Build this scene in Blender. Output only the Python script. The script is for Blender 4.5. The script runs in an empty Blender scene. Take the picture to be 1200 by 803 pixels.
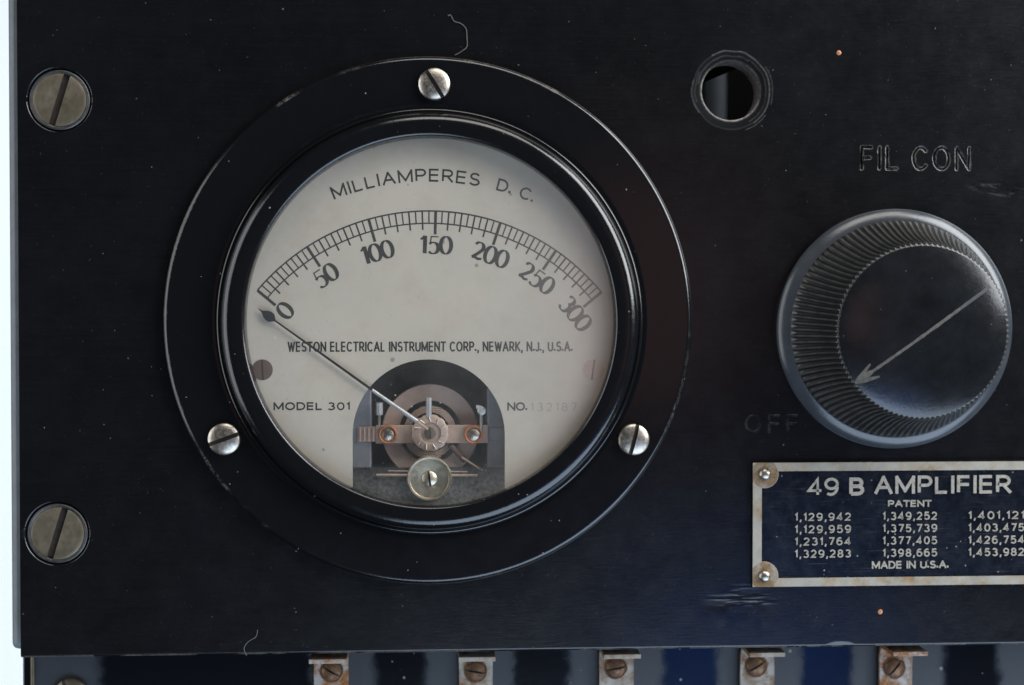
import bpy, bmesh, math, random
import numpy as np
from mathutils import Vector, Matrix
R = math.radians
random.seed(7); RNG = np.random.RandomState(11)
S = 0.001                      # all modelling below is written in millimetres
scene = bpy.context.scene
COL = scene.collection

# ---------------------------------------------------------------- camera
# working frame: x right, y up, z out of the panel towards the camera, origin = meter centre on the panel face
YAW, PITCH, F, DIST = R(3.2), R(1.0), 1640.0, 239.0
fwd = Vector((math.sin(YAW)*math.cos(PITCH), -math.sin(PITCH), -math.cos(YAW)*math.cos(PITCH)))
rgt = Vector((math.cos(YAW), 0, math.sin(YAW)))
upv = rgt.cross(fwd)
CAM = -DIST*(fwd + rgt*((500-600)/F) + upv*(-(375-401.5)/F))
def W(v):                      # working frame (mm) -> world (m): the panel stands upright and faces -Y
    return Vector((v[0]*S, -v[2]*S, v[1]*S))
def P(px, py, z=0.0):          # where the sight line of a photo point meets the plane z
    d = fwd + rgt*((px-600)/F) + upv*(-(py-401.5)/F)
    t = (z-CAM.z)/d.z
    q = CAM + d*t
    return (q.x, q.y)
def K(px, py, z=0.0):          # mm per photo pixel there
    a = P(px-5, py, z); b = P(px+5, py, z)
    return (b[0]-a[0])/10.0
cam = bpy.data.cameras.new('camera'); co = bpy.data.objects.new('camera', cam); COL.objects.link(co)
Rm = Matrix.Identity(4)
rw, uw, fw = W(rgt)/S, W(upv)/S, W(fwd)/S
for i in range(3):
    Rm[i][0], Rm[i][1], Rm[i][2], Rm[i][3] = rw[i], uw[i], -fw[i], W(CAM)[i]
co.matrix_world = Rm
cam.sensor_width = 36; cam.lens = F/1200*36
cam.clip_start = 0.005; cam.clip_end = 20
cam.dof.use_dof = True; cam.dof.focus_distance = DIST*S*0.99; cam.dof.aperture_fstop = 13
scene.camera = co
# ---------------------------------------------------------------- light
world = bpy.data.worlds.new('World'); scene.world = world; world.use_nodes = True
bgn = world.node_tree.nodes['Background']; bgn.inputs[0].default_value = (0.88, 0.93, 1.0, 1); bgn.inputs[1].default_value = 0.02
vs = scene.view_settings; vs.view_transform = 'Standard'; vs.look = 'None'; vs.exposure = 0.0; vs.gamma = 1.0; vs.use_curve_mapping = False
def lamp(name, pos, target, sx, sy, radiance, color):
    l = bpy.data.lights.new(name, 'AREA'); l.shape = 'RECTANGLE'; l.size = sx*S; l.size_y = sy*S
    l.energy = radiance*math.pi*sx*S*sy*S; l.color = color
    o = bpy.data.objects.new(name, l); COL.objects.link(o)
    o.location = W(pos); o.rotation_euler = (W(target)-W(pos)).to_track_quat('-Z', 'Y').to_euler()
    return o
lamp('window_light', (720, 420, 420), (0, 0, 0), 480, 760, 10.5, (0.93, 0.965, 1.0))
lamp('upper_window_light', (160, 760, 420), (0, 0, 0), 600, 340, 5.0, (1.0, 0.97, 0.92))
lamp('low_bounce_light', (320, -540, 470), (60, -40, 0), 900, 500, 4.2, (0.62, 0.78, 1.0))
lamp('left_bounce_light', (-700, 60, 220), (0, 0, 0), 520, 800, 2.6, (0.90, 0.95, 1.0))
lamp('blue_cloth_light', (124, -128, 262), (110, -60, 0), 96, 60, 1.0, (0.03, 0.15, 0.70))
lamp('warm_hand_light', (78, 10, 262), (60, 0, 0), 60, 80, 0.24, (1.0, 0.45, 0.35))
lamp('backdrop_light', (-350, -250, -120), (-330, -120, -420), 400, 400, 1.3, (0.95, 0.98, 1.0))

# ---------------------------------------------------------------- helpers
def tag(o, label=None, cat=None, group=None, kind=None):
    if label: o['label'] = label
    if cat: o['category'] = cat
    if group: o['group'] = group
    if kind: o['kind'] = kind
    return o
def empty(name, loc, label=None, cat=None, group=None):
    o = bpy.data.objects.new(name, None); COL.objects.link(o); o.empty_display_size = 0.005
    o.location = W(loc); o.rotation_euler = (R(90), 0, 0)
    return tag(o, label, cat, group)
class MB:
    """collects vertices and faces (mm, working frame, relative to its thing's origin)"""
    def __init__(s): s.v = []; s.f = []; s.m = []; s.mi = 0
    def add(s, vs, fs):
        b = len(s.v); s.v.extend([tuple(p) for p in vs]); s.f.extend([tuple(i+b for i in f) for f in fs]); s.m.extend([s.mi]*len(fs))
    def grid(s, rows, closed=False, flip=False):
        n = len(rows[0]); vs = [p for r in rows for p in r]; fs = []
        for i in range(len(rows)-1):
            for j in range(n if closed else n-1):
                k = (j+1) % n
                q = (i*n+j, i*n+k, (i+1)*n+k, (i+1)*n+j)
                fs.append(q[::-1] if flip else q)
        s.add(vs, fs)
    def lathe(s, prof, n=96, cx=0, cy=0, rf=None):
        rows = []
        for r, z in prof:
            rows.append([(cx+r*math.cos(2*math.pi*k/n), cy+r*math.sin(2*math.pi*k/n), z) for k in range(n)])
        s.grid(rows, closed=True)
    def box(s, x0, x1, y0, y1, z0, z1, bev=0.0):
        b = bev
        if b <= 0:
            v = [(x, y, z) for z in (z0, z1) for y in (y0, y1) for x in (x0, x1)]
            s.add(v, [(0,2,3,1),(4,5,7,6),(0,1,5,4),(2,6,7,3),(0,4,6,2),(1,3,7,5)]); return
        outl = lambda i: [(x0+i+b*0.0, y0+i), (x1-i, y0+i), (x1-i, y1-i), (x0+i, y1-i)]
        def ring(ins, z, rad):
            pts = []
            for (cx, cy, a) in ((x1-ins-rad, y1-ins-rad, 0), (x0+ins+rad, y1-ins-rad, 90), (x0+ins+rad, y0+ins+rad, 180), (x1-ins-rad, y0+ins+rad, 270)):
                for k in range(4):
                    t = R(a+30*k); pts.append((cx+rad*math.cos(t), cy+rad*math.sin(t), z))
            return pts
        rows = [ring(0, z0, b)]
        for k in range(4):
            t = R(30*k); rows.append(ring(b*(1-math.cos(t)), z1-b+b*math.sin(t), max(b*math.cos(t), 1e-3)))
        s.grid(rows, closed=True)
        n = 16; base = len(s.v)
        s.add(rows[-1], [tuple(range(n))]); s.add(rows[0], [tuple(range(n))[::-1]])
    def ngon(s, pts, z0, z1, bevel=0.0):
        n = len(pts)
        s.add([(x, y, z1) for x, y in pts], [tuple(range(n))])
        s.add([(x, y, z0) for x, y in pts]+[(x, y, z1) for x, y in pts], [(i, (i+1) % n, (i+1) % n+n, i+n) for i in range(n)])
        s.add([(x, y, z0) for x, y in pts], [tuple(range(n))[::-1]])
    def tube(s, pts, rad, n=8, sx=1.0):
        pts = [Vector(p) for p in pts]; rows = []
        rr = rad if hasattr(rad, '__len__') else [rad]*len(pts)
        prev = None
        for i, p in enumerate(pts):
            t = (pts[min(i+1, len(pts)-1)]-pts[max(i-1, 0)]).normalized()
            a = Vector((0, 0, 1)) if abs(t.z) < 0.9 else Vector((0, 1, 0))
            if prev is not None: a = prev
            u = (a - t*a.dot(t)).normalized(); prev = u; w = t.cross(u)
            rows.append([p+(u*math.cos(2*math.pi*k/n)+w*math.sin(2*math.pi*k/n))*rr[i] for k in range(n)])
        s.grid(rows, closed=True)
        s.add(rows[0], [tuple(range(n))[::-1]]); s.add(rows[-1], [tuple(range(n))])
    def ribbon(s, pts, wid, z0, h, zf=None):
        """flat stroke with mitred corners; wid a number or one per point"""
        n = len(pts)
        if n < 2: return
        ww = wid if hasattr(wid, '__len__') else [wid]*n
        L = []; Rr = []
        for i in range(n):
            p = Vector(pts[i]).to_2d()
            d0 = (p-Vector(pts[i-1]).to_2d()) if i else None
            d1 = (Vector(pts[i+1]).to_2d()-p) if i < n-1 else None
            if d0 is None or d0.length < 1e-9: d0 = d1
            if d1 is None or d1.length < 1e-9: d1 = d0
            d0 = d0.normalized(); d1 = d1.normalized()
            t = d0+d1
            t = t.normalized() if t.length > 1e-6 else d1
            nn = Vector((-t.y, t.x)); c = max(nn.dot(Vector((-d1.y, d1.x))), 0.45)
            o = nn*(ww[i]/2/c); L.append(p+o); Rr.append(p-o)
        zz = lambda q: (zf(q.x, q.y) if zf else 0.0)+z0
        rows = [[(q.x, q.y, zz(q)) for q in Rr]]
        rows.append([(q.x, q.y, zz(q)+h) for q in Rr]); rows.append([(q.x, q.y, zz(q)+h) for q in L])
        rows.append([(q.x, q.y, zz(q)) for q in L])
        s.grid(rows, flip=True)
        for e in (0, n-1):
            s.add([r[e] for r in rows], [(0, 1, 2, 3) if e == 0 else (3, 2, 1, 0)])
    def build(s, name, mat, parent=None, smooth=True, ang=35, loc=None, label=None, weld=False, fixn=False):
        me = bpy.data.meshes.new(name)
        me.from_pydata([(x*S, y*S, z*S) for x, y, z in s.v], [], s.f)
        mats = mat if isinstance(mat, (list, tuple)) else [mat]
        for m in mats: me.materials.append(m)
        me.polygons.foreach_set('material_index', s.m)
        if weld or fixn:
            bm = bmesh.new(); bm.from_mesh(me)
            if weld: bmesh.ops.remove_doubles(bm, verts=bm.verts, dist=1e-6)
            bmesh.ops.recalc_face_normals(bm, faces=bm.faces)
            bm.to_mesh(me); bm.free()
        if smooth:
            me.polygons.foreach_set('use_smooth', [True]*len(me.polygons))
            me.set_sharp_from_angle(angle=R(ang))
        me.update()
        o = bpy.data.objects.new(name, me); COL.objects.link(o)
        if parent: o.parent = parent
        elif loc is not None: o.location = W(loc); o.rotation_euler = (R(90), 0, 0)
        if loc is not None and parent: o.location = Vector(loc)*S
        if label: o['label'] = label
        return o
def arcpts(cx, cy, rx, ry, a0, a1, n=None):
    n = n or max(4, int(abs(a1-a0)/12))
    return [(cx+rx*math.cos(R(a0+(a1-a0)*k/n)), cy+ry*math.sin(R(a0+(a1-a0)*k/n))) for k in range(n+1)]
def disc_pts(cx, cy, r, n=48): return [(cx+r*math.cos(2*math.pi*k/n), cy+r*math.sin(2*math.pi*k/n)) for k in range(n)]
def slotted(mb, r, zf, slot, depth, ang, cx=0, cy=0, z0=0.0, ny=22, nx=7, slotmat=None):
    """round head with a straight slot: two half discs, slot walls and floor, side wall"""
    s = slot/2; ym = math.sqrt(r*r-s*s); ca, sa = math.cos(R(ang)), math.sin(R(ang))
    tr = lambda x, y, z: (cx+x*ca-y*sa, cy+x*sa+y*ca, z)
    ys = [ym*math.sin(math.pi/2*(2*k/ny-1)) for k in range(ny+1)]
    for sg in (1, -1):
        rows = []
        for k in range(nx+1):
            u = math.sin(math.pi/2*k/nx)
            rows.append([tr(sg*(s+u*(math.sqrt(max(r*r-y*y, 0))-s)), y, zf(min(r, math.hypot(s+u*(math.sqrt(max(r*r-y*y, 0))-s), y)))) for y in ys])
        mb.grid(rows, flip=(sg > 0))
        top = [tr(sg*s, y, zf(math.hypot(s, y))) for y in ys]; fl = zf(0)-depth
        bot = [tr(sg*s, y, min(fl, zf(math.hypot(s, y))-0.02)) for y in ys]
        m0 = mb.mi
        if slotmat is not None: mb.mi = slotmat
        mb.grid([top, bot], flip=(sg < 0)); mb.mi = m0
        wall = [tr(sg*math.sqrt(max(r*r-y*y, 0)), y, zf(r)) for y in ys]
        mb.grid([wall, [(p[0], p[1], z0) for p in wall]], flip=(sg > 0))
    m0 = mb.mi
    if slotmat is not None: mb.mi = slotmat
    fl = zf(0)-depth
    mb.grid([[tr(-s, y, min(fl, zf(math.hypot(s, y))-0.02)) for y in ys], [tr(s, y, min(fl, zf(math.hypot(s, y))-0.02)) for y in ys]], flip=True)
    mb.mi = m0

# ---------------------------------------------------------------- stroke lettering
def _A(*a): return arcpts(*a)
G = {
 'A': (.78, [[(0,0),(.39,1)], [(.39,1),(.78,0)], [(.14,.34),(.64,.34)]]),
 'B': (.64, [[(0,0),(0,1),(.33,1)]+_A(.35,.76,.24,.24,90,-90)+[(0,.52)], [(.0,.52),(.35,.52)]+_A(.36,.26,.28,.26,90,-90)+[(0,0)]]),
 'C': (.74, [_A(.4,.5,.4,.5,42,318)]),
 'D': (.72, [[(.3,1),(0,1),(0,0),(.3,0)]+_A(.3,.5,.42,.5,-90,90)]),
 'E': (.58, [[(.58,1),(0,1),(0,0),(.58,0)], [(0,.52),(.5,.52)]]),
 'F': (.56, [[(.56,1),(0,1),(0,0)], [(0,.5),(.48,.5)]]),
 'I': (.0, [[(0,0),(0,1)]]),
 'J': (.45, [[(.45,1),(.45,.22)]+_A(.22,.22,.23,.22,0,-170)]),
 'K': (.64, [[(0,0),(0,1)], [(.62,1),(0,.38)], [(.2,.55),(.64,0)]]),
 'L': (.54, [[(0,1),(0,0),(.54,0)]]),
 'M': (.86, [[(0,0),(0,1)], [(0,1),(.43,.12)], [(.43,.12),(.86,1)], [(.86,1),(.86,0)]]),
 'N': (.72, [[(0,0),(0,1)], [(0,1),(.72,0)], [(.72,0),(.72,1)]]),
 'O': (.84, [_A(.42,.5,.42,.5,90,450)]),
 'P': (.6, [[(0,0),(0,1),(.32,1)]+_A(.34,.73,.26,.27,90,-90)+[(0,.46)]]),
 'R': (.64, [[(0,0),(0,1),(.32,1)]+_A(.34,.73,.26,.27,90,-90)+[(0,.46)], [(.3,.46),(.64,0)]]),
 'S': (.62, [_A(.31,.75,.27,.25,28,270)+_A(.31,.255,.31,.255,90,-155)[1:]]),
 'T': (.66, [[(0,1),(.66,1)], [(.33,1),(.33,0)]]),
 'U': (.68, [[(0,1),(0,.3)]+_A(.34,.3,.34,.3,180,360)+[(.68,1)]]),
 'W': (1.0, [[(0,1),(.26,0)], [(.26,0),(.5,.92)], [(.5,.92),(.74,0)], [(.74,0),(1.0,1)]]),
 '0': (.6, [_A(.3,.5,.3,.5,90,450)]),
 '1': (.2, [[(0,.78),(.2,1),(.2,0)]]),
 '2': (.58, [_A(.28,.71,.27,.29,165,-35)+[(0,0),(.58,0)]]),
 '3': (.58, [_A(.27,.76,.25,.24,150,-80), _A(.27,.265,.3,.265,85,-150)]),
 '4': (.62, [[(.62,.26),(0,.26),(.44,1),(.44,0)]]),
 '5': (.58, [[(.54,1),(.1,1),(.05,.55)]+_A(.28,.32,.3,.32,130,-150)]),
 '6': (.58, [_A(.33,.5,.33,.5,60,180)+[(0,.32)], _A(.29,.31,.29,.31,0,360)]),
 '7': (.56, [[(0,1),(.56,1),(.2,0)]]),
 '8': (.58, [_A(.29,.76,.24,.24,-90,270), _A(.29,.26,.29,.26,90,450)]),
 '9': (.58, [_A(.29,.69,.29,.31,0,360), _A(.25,.5,.33,.5,0,-120)]),
 '.': (.04, [[(0,.0),(.05,.0)]]),
 ',': (.06, [[(.06,.04),(0,-.2)]]),
 ' ': (.52, []),
}
def strokes_line(txt, gap=.24, xs=1.0):
    """list of (polyline, is_dot) in units of the cap height, total width"""
    out = []; x = 0
    for i, ch in enumerate(txt):
        w, st = G[ch]
        for p in st: out.append(([(x+a*xs, b) for a, b in p], ch in '.'))
        x += w*xs + (gap if ch not in ' ' else 0)
    return out, x-gap
def lettering(mb, txt, x0, x1, yb, h, sw, z, th=0.03, gap=.24, mapf=None, xs=1.0, zf=None):
    st, tw = strokes_line(txt, gap, xs)
    x0 += sw*.5; x1 -= sw*.5; yb += sw*.5; h -= sw
    k = (x1-x0)/tw
    for i, (p, dot) in enumerate(st):
        hh = h; w = sw
        q = [(x0+a*k, yb+b*hh) for a, b in p]
        if dot:
            c = q[0]; q = [(c[0]-sw*.6, c[1]+sw*.6), (c[0]+sw*.6, c[1]+sw*.6)]; w = sw*1.2
        else:
            q = [q[0]]+q[1:]
        if len(q) == 2 and not dot:      # close square ends a little
            d = (Vector(q[1])-Vector(q[0])).normalized()*sw*.45
            q = [(q[0][0]-d.x*0.9, q[0][1]-d.y*.9), (q[1][0]+d.x*.9, q[1][1]+d.y*.9)]
        if mapf:
            # subdivide so that the bend follows
            q = [mapf(*a) for a in q]
        mb.ribbon(q, w, z, th+0.0015*(i % 5), zf)

# ---------------------------------------------------------------- materials
def nodes_of(name):
    m = bpy.data.materials.new(name); m.use_nodes = True; nt = m.node_tree
    return m, nt, nt.nodes['Principled BSDF']
def N(nt, typ, **kw):
    n = nt.nodes.new(typ)
    for k, v in kw.items():
        if k.startswith('i_'): n.inputs[k[2:].replace('_', ' ')].default_value = v
        else: setattr(n, k, v)
    return n
def coords(nt, scale=(1, 1, 1), rand=False):
    t = N(nt, 'ShaderNodeTexCoord'); mp = N(nt, 'ShaderNodeMapping'); mp.inputs['Scale'].default_value = tuple(1000*s for s in scale)
    nt.links.new(t.outputs['Object'], mp.inputs['Vector'])
    if rand:
        oi = N(nt, 'ShaderNodeObjectInfo'); mul = N(nt, 'ShaderNodeMath', operation='MULTIPLY'); mul.inputs[1].default_value = 90
        nt.links.new(oi.outputs['Random'], mul.inputs[0]); nt.links.new(mul.outputs[0], mp.inputs['Location'])
    return mp.outputs['Vector']
def noise(nt, vec, scale, detail=4, rough=.6, lo=0.3, hi=0.7, w=0.0):
    n = N(nt, 'ShaderNodeTexNoise'); n.inputs['Scale'].default_value = scale; n.inputs['Detail'].default_value = detail; n.inputs['Roughness'].default_value = rough
    if w:
        n.noise_dimensions = '4D'; n.inputs['W'].default_value = w
    nt.links.new(vec, n.inputs['Vector'])
    r = N(nt, 'ShaderNodeMapRange'); r.inputs['From Min'].default_value = lo; r.inputs['From Max'].default_value = hi
    nt.links.new(n.outputs['Fac'], r.inputs['Value'])
    return r.outputs['Result']
def specks(nt, vec, scale, size, w=0.0):
    """scattered small dots: 1 inside, 0 outside"""
    v = N(nt, 'ShaderNodeTexVoronoi'); v.inputs['Scale'].default_value = scale; v.inputs['Randomness'].default_value = 1
    if w: v.voronoi_dimensions = '4D'; v.inputs['W'].default_value = w
    nt.links.new(vec, v.inputs['Vector'])
    sep = N(nt, 'ShaderNodeSeparateColor'); nt.links.new(v.outputs['Color'], sep.inputs[0])
    sz = N(nt, 'ShaderNodeMath', operation='POWER'); sz.inputs[1].default_value = 6; nt.links.new(sep.outputs[0], sz.inputs[0])
    m2 = N(nt, 'ShaderNodeMath', operation='MULTIPLY'); m2.inputs[1].default_value = size; nt.links.new(sz.outputs[0], m2.inputs[0])
    l = N(nt, 'ShaderNodeMath', operation='LESS_THAN'); nt.links.new(v.outputs['Distance'], l.inputs[0]); nt.links.new(m2.outputs[0], l.inputs[1])
    return l.outputs[0]
def mixc(nt, fac, a, b):
    m = N(nt, 'ShaderNodeMix', data_type='RGBA')
    if hasattr(fac, 'is_output') or not isinstance(fac, (int, float)): nt.links.new(fac, m.inputs[0])
    else: m.inputs[0].default_value = fac
    for i, c in ((6, a), (7, b)):
        if isinstance(c, tuple): m.inputs[i].default_value = (*c[:3], 1)
        else: nt.links.new(c, m.inputs[i])
    return m.outputs[2]
def mixf(nt, fac, a, b):
    m = N(nt, 'ShaderNodeMix', data_type='FLOAT')
    if isinstance(fac, (int, float)): m.inputs[0].default_value = fac
    else: nt.links.new(fac, m.inputs[0])
    for i, c in ((2, a), (3, b)):
        if isinstance(c, (int, float)): m.inputs[i].default_value = c
        else: nt.links.new(c, m.inputs[i])
    return m.outputs[0]
def math2(nt, op, a, b, clamp=False):
    m = N(nt, 'ShaderNodeMath', operation=op, use_clamp=clamp)
    for i, c in ((0, a), (1, b)):
        if isinstance(c, (int, float)): m.inputs[i].default_value = c
        else: nt.links.new(c, m.inputs[i])
    return m.outputs[0]
def bump(nt, bs, h, dist_mm, strength=1.0):
    b = N(nt, 'ShaderNodeBump'); b.inputs['Strength'].default_value = strength; b.inputs['Distance'].default_value = dist_mm*S
    nt.links.new(h, b.inputs['Height']); nt.links.new(b.outputs[0], bs.inputs['Normal'])
def setp(bs, **kw):
    for k, v in kw.items(): bs.inputs[k.replace('_', ' ')].default_value = v

def metal(name, c1, c2, rough=(.25, .45), rust=None, rust_amt=(.55, .7), sc=.8, metallic=1.0, bmp=.02, spot=0.0, rand=True, w=0.0):
    m, nt, bs = nodes_of(name); v = coords(nt, rand=rand)
    f = noise(nt, v, sc, 5, .6, w=w+.1)
    col = mixc(nt, f, c1, c2); rg = mixf(nt, noise(nt, v, sc*2.3, 4, w=w+3), rough[0], rough[1]); mt = metallic
    if rust:
        rf = noise(nt, v, sc*.9, 7, .68, rust_amt[0], rust_amt[1], w=w+7)
        rc = mixc(nt, noise(nt, v, sc*5, 4, w=w+5), rust, tuple(x*.35 for x in rust))
        col = mixc(nt, rf, col, rc); rg = mixf(nt, rf, rg, .85); mtn = mixf(nt, rf, metallic, 0.0); nt.links.new(mtn, bs.inputs['Metallic'])
    else: setp(bs, Metallic=mt)
    if spot:
        sp = specks(nt, v, 1.6, spot); col = mixc(nt, sp, col, (.04, .03, .02))
    nt.links.new(col, bs.inputs['Base Color']); nt.links.new(rg, bs.inputs['Roughness'])
    bump(nt, bs, noise(nt, v, sc*3, 6, .7, 0, 1, w=w+9), bmp)
    return m
def bakelite(name, base=(.012, .012, .014), rough=(.12, .22), dust=.4, scr=.5, sc=.12, dustcol=(.22, .22, .22), hazy=.0):
    m, nt, bs = nodes_of(name); v = coords(nt)
    f = noise(nt, v, sc, 6, .62, .35, .75)
    col = mixc(nt, math2(nt, 'MULTIPLY', f, hazy), base, (.07, .075, .085))
    nd = N(nt, 'ShaderNodeTexNoise'); nd.inputs['Scale'].default_value = 4.0; nt.links.new(v, nd.inputs['Vector'])
    va = N(nt, 'ShaderNodeVectorMath', operation='SCALE'); nt.links.new(nd.outputs['Color'], va.inputs[0]); va.inputs['Scale'].default_value = .45
    vb = N(nt, 'ShaderNodeVectorMath', operation='ADD'); nt.links.new(v, vb.inputs[0]); nt.links.new(va.outputs[0], vb.inputs[1]); vd = vb.outputs[0]
    sp = specks(nt, vd, .7, .14*dust+.03); sp2 = specks(nt, vd, 1.6, .22*dust, w=4)
    sp = math2(nt, 'MAXIMUM', sp, sp2)
    vs_ = coords(nt, (.35, 2.2, 1)); sc_ = noise(nt, vs_, .8, 8, .75, .69, .76)
    sc_ = math2(nt, 'MULTIPLY', sc_, scr)
    col = mixc(nt, math2(nt, 'MAXIMUM', math2(nt, 'MULTIPLY', sp, .75), math2(nt, 'MULTIPLY', sc_, .25)), col, dustcol)
    rg = mixf(nt, noise(nt, v, sc*3, 6, .7), rough[0], rough[1]); rg = mixf(nt, sp, rg, .8)
    at = N(nt, 'ShaderNodeAttribute'); at.attribute_name = 'wear'
    wf = math2(nt, 'MULTIPLY', at.outputs['Fac'], noise(nt, v, 1.4, 6, .75, .42, .62, w=5), True)
    col = mixc(nt, wf, col, (.15, .13, .11)); rg = mixf(nt, wf, rg, .8)
    nt.links.new(col, bs.inputs['Base Color']); nt.links.new(rg, bs.inputs['Roughness']); setp(bs, IOR=1.6)
    bump(nt, bs, noise(nt, v, 2.2, 6, .6, 0, 1), .012)
    return m

# (grip ridges are rubbed dull and dusty)
# black hard-rubber panel: fine horizontal milling grain, smudges, dust, pale worn edges (attribute wear)
def panel_mat(name, blotch=False):
    m, nt, bs = nodes_of(name); v = coords(nt)
    g = coords(nt, (.05, 2.4, 1)); grain = noise(nt, g, 1.0, 6, .7, .3, .7)
    g2 = coords(nt, (.3, 5.0, 1)); grain2 = noise(nt, g2, 1.0, 3, .6, .3, .7)
    big = noise(nt, v, .035, 6, .6, .35, .7); mid = noise(nt, v, .25, 6, .65, .35, .75, w=2)
    col = mixc(nt, big, (.0022, .0022, .0028), (.0042, .0044, .0058))
    col = mixc(nt, math2(nt, 'MULTIPLY', grain, .35), col, (.007, .0072, .0088))
    col = mixc(nt, math2(nt, 'MULTIPLY', mid, .14), col, (.007, .007, .0078))
    nd = N(nt, 'ShaderNodeTexNoise'); nd.inputs['Scale'].default_value = 4.0; nt.links.new(v, nd.inputs['Vector'])
    va = N(nt, 'ShaderNodeVectorMath', operation='SCALE'); nt.links.new(nd.outputs['Color'], va.inputs[0]); va.inputs['Scale'].default_value = .45
    vb = N(nt, 'ShaderNodeVectorMath', operation='ADD'); nt.links.new(v, vb.inputs[0]); nt.links.new(va.outputs[0], vb.inputs[1]); vd = vb.outputs[0]
    sp = math2(nt, 'MAXIMUM', specks(nt, vd, .5, .07), specks(nt, vd, 1.3, .13, w=3))
    fine = noise(nt, v, 3.4, 3, .6, .68, .76, w=6)
    sp = math2(nt, 'MAXIMUM', sp, math2(nt, 'MULTIPLY', fine, .4))
    hs = coords(nt, (.12, 1.6, 1)); hl = noise(nt, hs, 1.6, 7, .78, .70, .78, w=11)
    sp = math2(nt, 'MAXIMUM', sp, math2(nt, 'MULTIPLY', hl, .10))
    col = mixc(nt, math2(nt, 'MULTIPLY', sp, .55), col, (.24, .24, .22))
    at = N(nt, 'ShaderNodeAttribute'); at.attribute_name = 'wear'
    wv = coords(nt, (1, 1, 1)); wn = noise(nt, wv, 2.0, 6, .7, .3, .62, w=5)
    wf = math2(nt, 'MULTIPLY', at.outputs['Fac'], wn, True)
    col = mixc(nt, wf, col, (.30, .27, .24))
    at2 = N(nt, 'ShaderNodeAttribute'); at2.attribute_name = 'polish'
    rg = mixf(nt, mid, .18, .25); rg = mixf(nt, math2(nt, 'MULTIPLY', grain2, .3), rg, .34); rg = mixf(nt, at2.outputs['Fac'], rg, .14); rg = mixf(nt, wf, rg, .8)
    at3 = N(nt, 'ShaderNodeAttribute'); at3.attribute_name = 'torn'; rg = mixf(nt, at3.outputs['Fac'], rg, .8); nt.links.new(mixf(nt, at3.outputs['Fac'], .5, .03), bs.inputs['Specular IOR Level'])
    nt.links.new(col, bs.inputs['Base Color']); nt.links.new(rg, bs.inputs['Roughness']); setp(bs, IOR=1.6)
    hh = math2(nt, 'ADD', math2(nt, 'MULTIPLY', grain2, .35), math2(nt, 'ADD', math2(nt, 'MULTIPLY', noise(nt, v, 2.5, 6, .7, 0, 1), .6), math2(nt, 'MULTIPLY', sp, 1.5)))
    bump(nt, bs, hh, .013)
    return m
M = {}
M['panel'] = panel_mat('hard_rubber_panel')
M['bakelite'] = bakelite('meter_bakelite', (.0045, .0048, .0058), (.13, .20), .55, .9)
M['knob'] = bakelite('knob_bakelite', (.036, .042, .049), (.19, .27), .25, .5, hazy=.7)
M['grip'] = bakelite('knob_grip_bakelite', (.008, .0085, .009), (.26, .36), .25, .3, hazy=.15)
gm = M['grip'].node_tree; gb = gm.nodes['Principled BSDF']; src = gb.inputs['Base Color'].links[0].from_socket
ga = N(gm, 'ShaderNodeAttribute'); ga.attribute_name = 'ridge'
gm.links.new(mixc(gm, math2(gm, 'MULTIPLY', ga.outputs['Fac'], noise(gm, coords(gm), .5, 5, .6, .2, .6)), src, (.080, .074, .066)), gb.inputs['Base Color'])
M['cap'] = bakelite('knob_cap_bakelite', (.005, .0055, .0065), (.15, .22), .35, .6, hazy=.12)
M['nickel'] = metal('nickel', (.56, .51, .44), (.34, .30, .25), (.28, .44), (.2, .11, .06), (.60, .78), 1.0, metallic=1.0)
M['nickel_dull'] = metal('dull_nickel', (.20, .17, .125), (.12, .10, .065), (.4, .55), (.10, .055, .03), (.52, .75), .35, metallic=.7)
M['slot'] = metal('slot_dirt', (.045, .028, .02), (.015, .011, .009), (.6, .8), None, metallic=0.0)
M['silver'] = metal('silver_wire', (.66, .65, .63), (.5, .5, .5), (.3, .42), metallic=.6)
M['copper'] = metal('dull_copper', (.60, .43, .35), (.48, .34, .275), (.4, .55), None, metallic=.1, sc=.3)
M['bridge'] = metal('bridge_bronze', (.56, .40, .31), (.44, .32, .26), (.35, .5), None, metallic=.2, sc=.5)
M['brown'] = metal('brown_frame', (.15, .09, .065), (.10, .06, .045), (.5, .7), None, metallic=.3, sc=.3)
M['pole'] = metal('grey_pole', (.27, .275, .295), (.20, .20, .215), (.4, .6), None, metallic=.4, sc=.5)
M['orange'] = metal('orange_rim', (.62, .25, .11), (.42, .16, .08), (.4, .6), None, metallic=.4)
M['brass'] = metal('tarnished_brass', (.48, .43, .33), (.33, .29, .22), (.3, .45), (.12, .09, .05), (.6, .8), .5, metallic=.9)
M['lug0'] = metal('rusted_lug', (.46, .44, .41), (.32, .30, .27), (.4, .6), (.36, .15, .045), (.40, .56), .5, metallic=.5, w=1)
M['lug1'] = metal('tinned_lug', (.42, .385, .33), (.26, .23, .19), (.4, .6), (.26, .13, .055), (.46, .64), .45, metallic=.5, w=2)
M['lugscrew'] = metal('corroded_brass_screw', (.26, .15, .08), (.11, .065, .04), (.35, .6), (.10, .045, .025), (.45, .65), .8, metallic=.8)
M['plate_metal'] = metal('worn_plate_border', (.40, .37, .31), (.29, .27, .22), (.4, .55), (.34, .21, .09), (.46, .72), .3, metallic=.25, rand=False)
M['plate_corner'] = metal('rusty_plate_corner', (.40, .37, .31), (.28, .255, .205), (.4, .6), (.27, .155, .065), (.34, .56), .6, metallic=.25, rand=False)
M['plate_text'] = metal('raised_plate_letters', (.40, .37, .31), (.25, .23, .19), (.4, .6), (.12, .07, .05), (.54, .74), 1.6, metallic=.1, rand=False)
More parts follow.
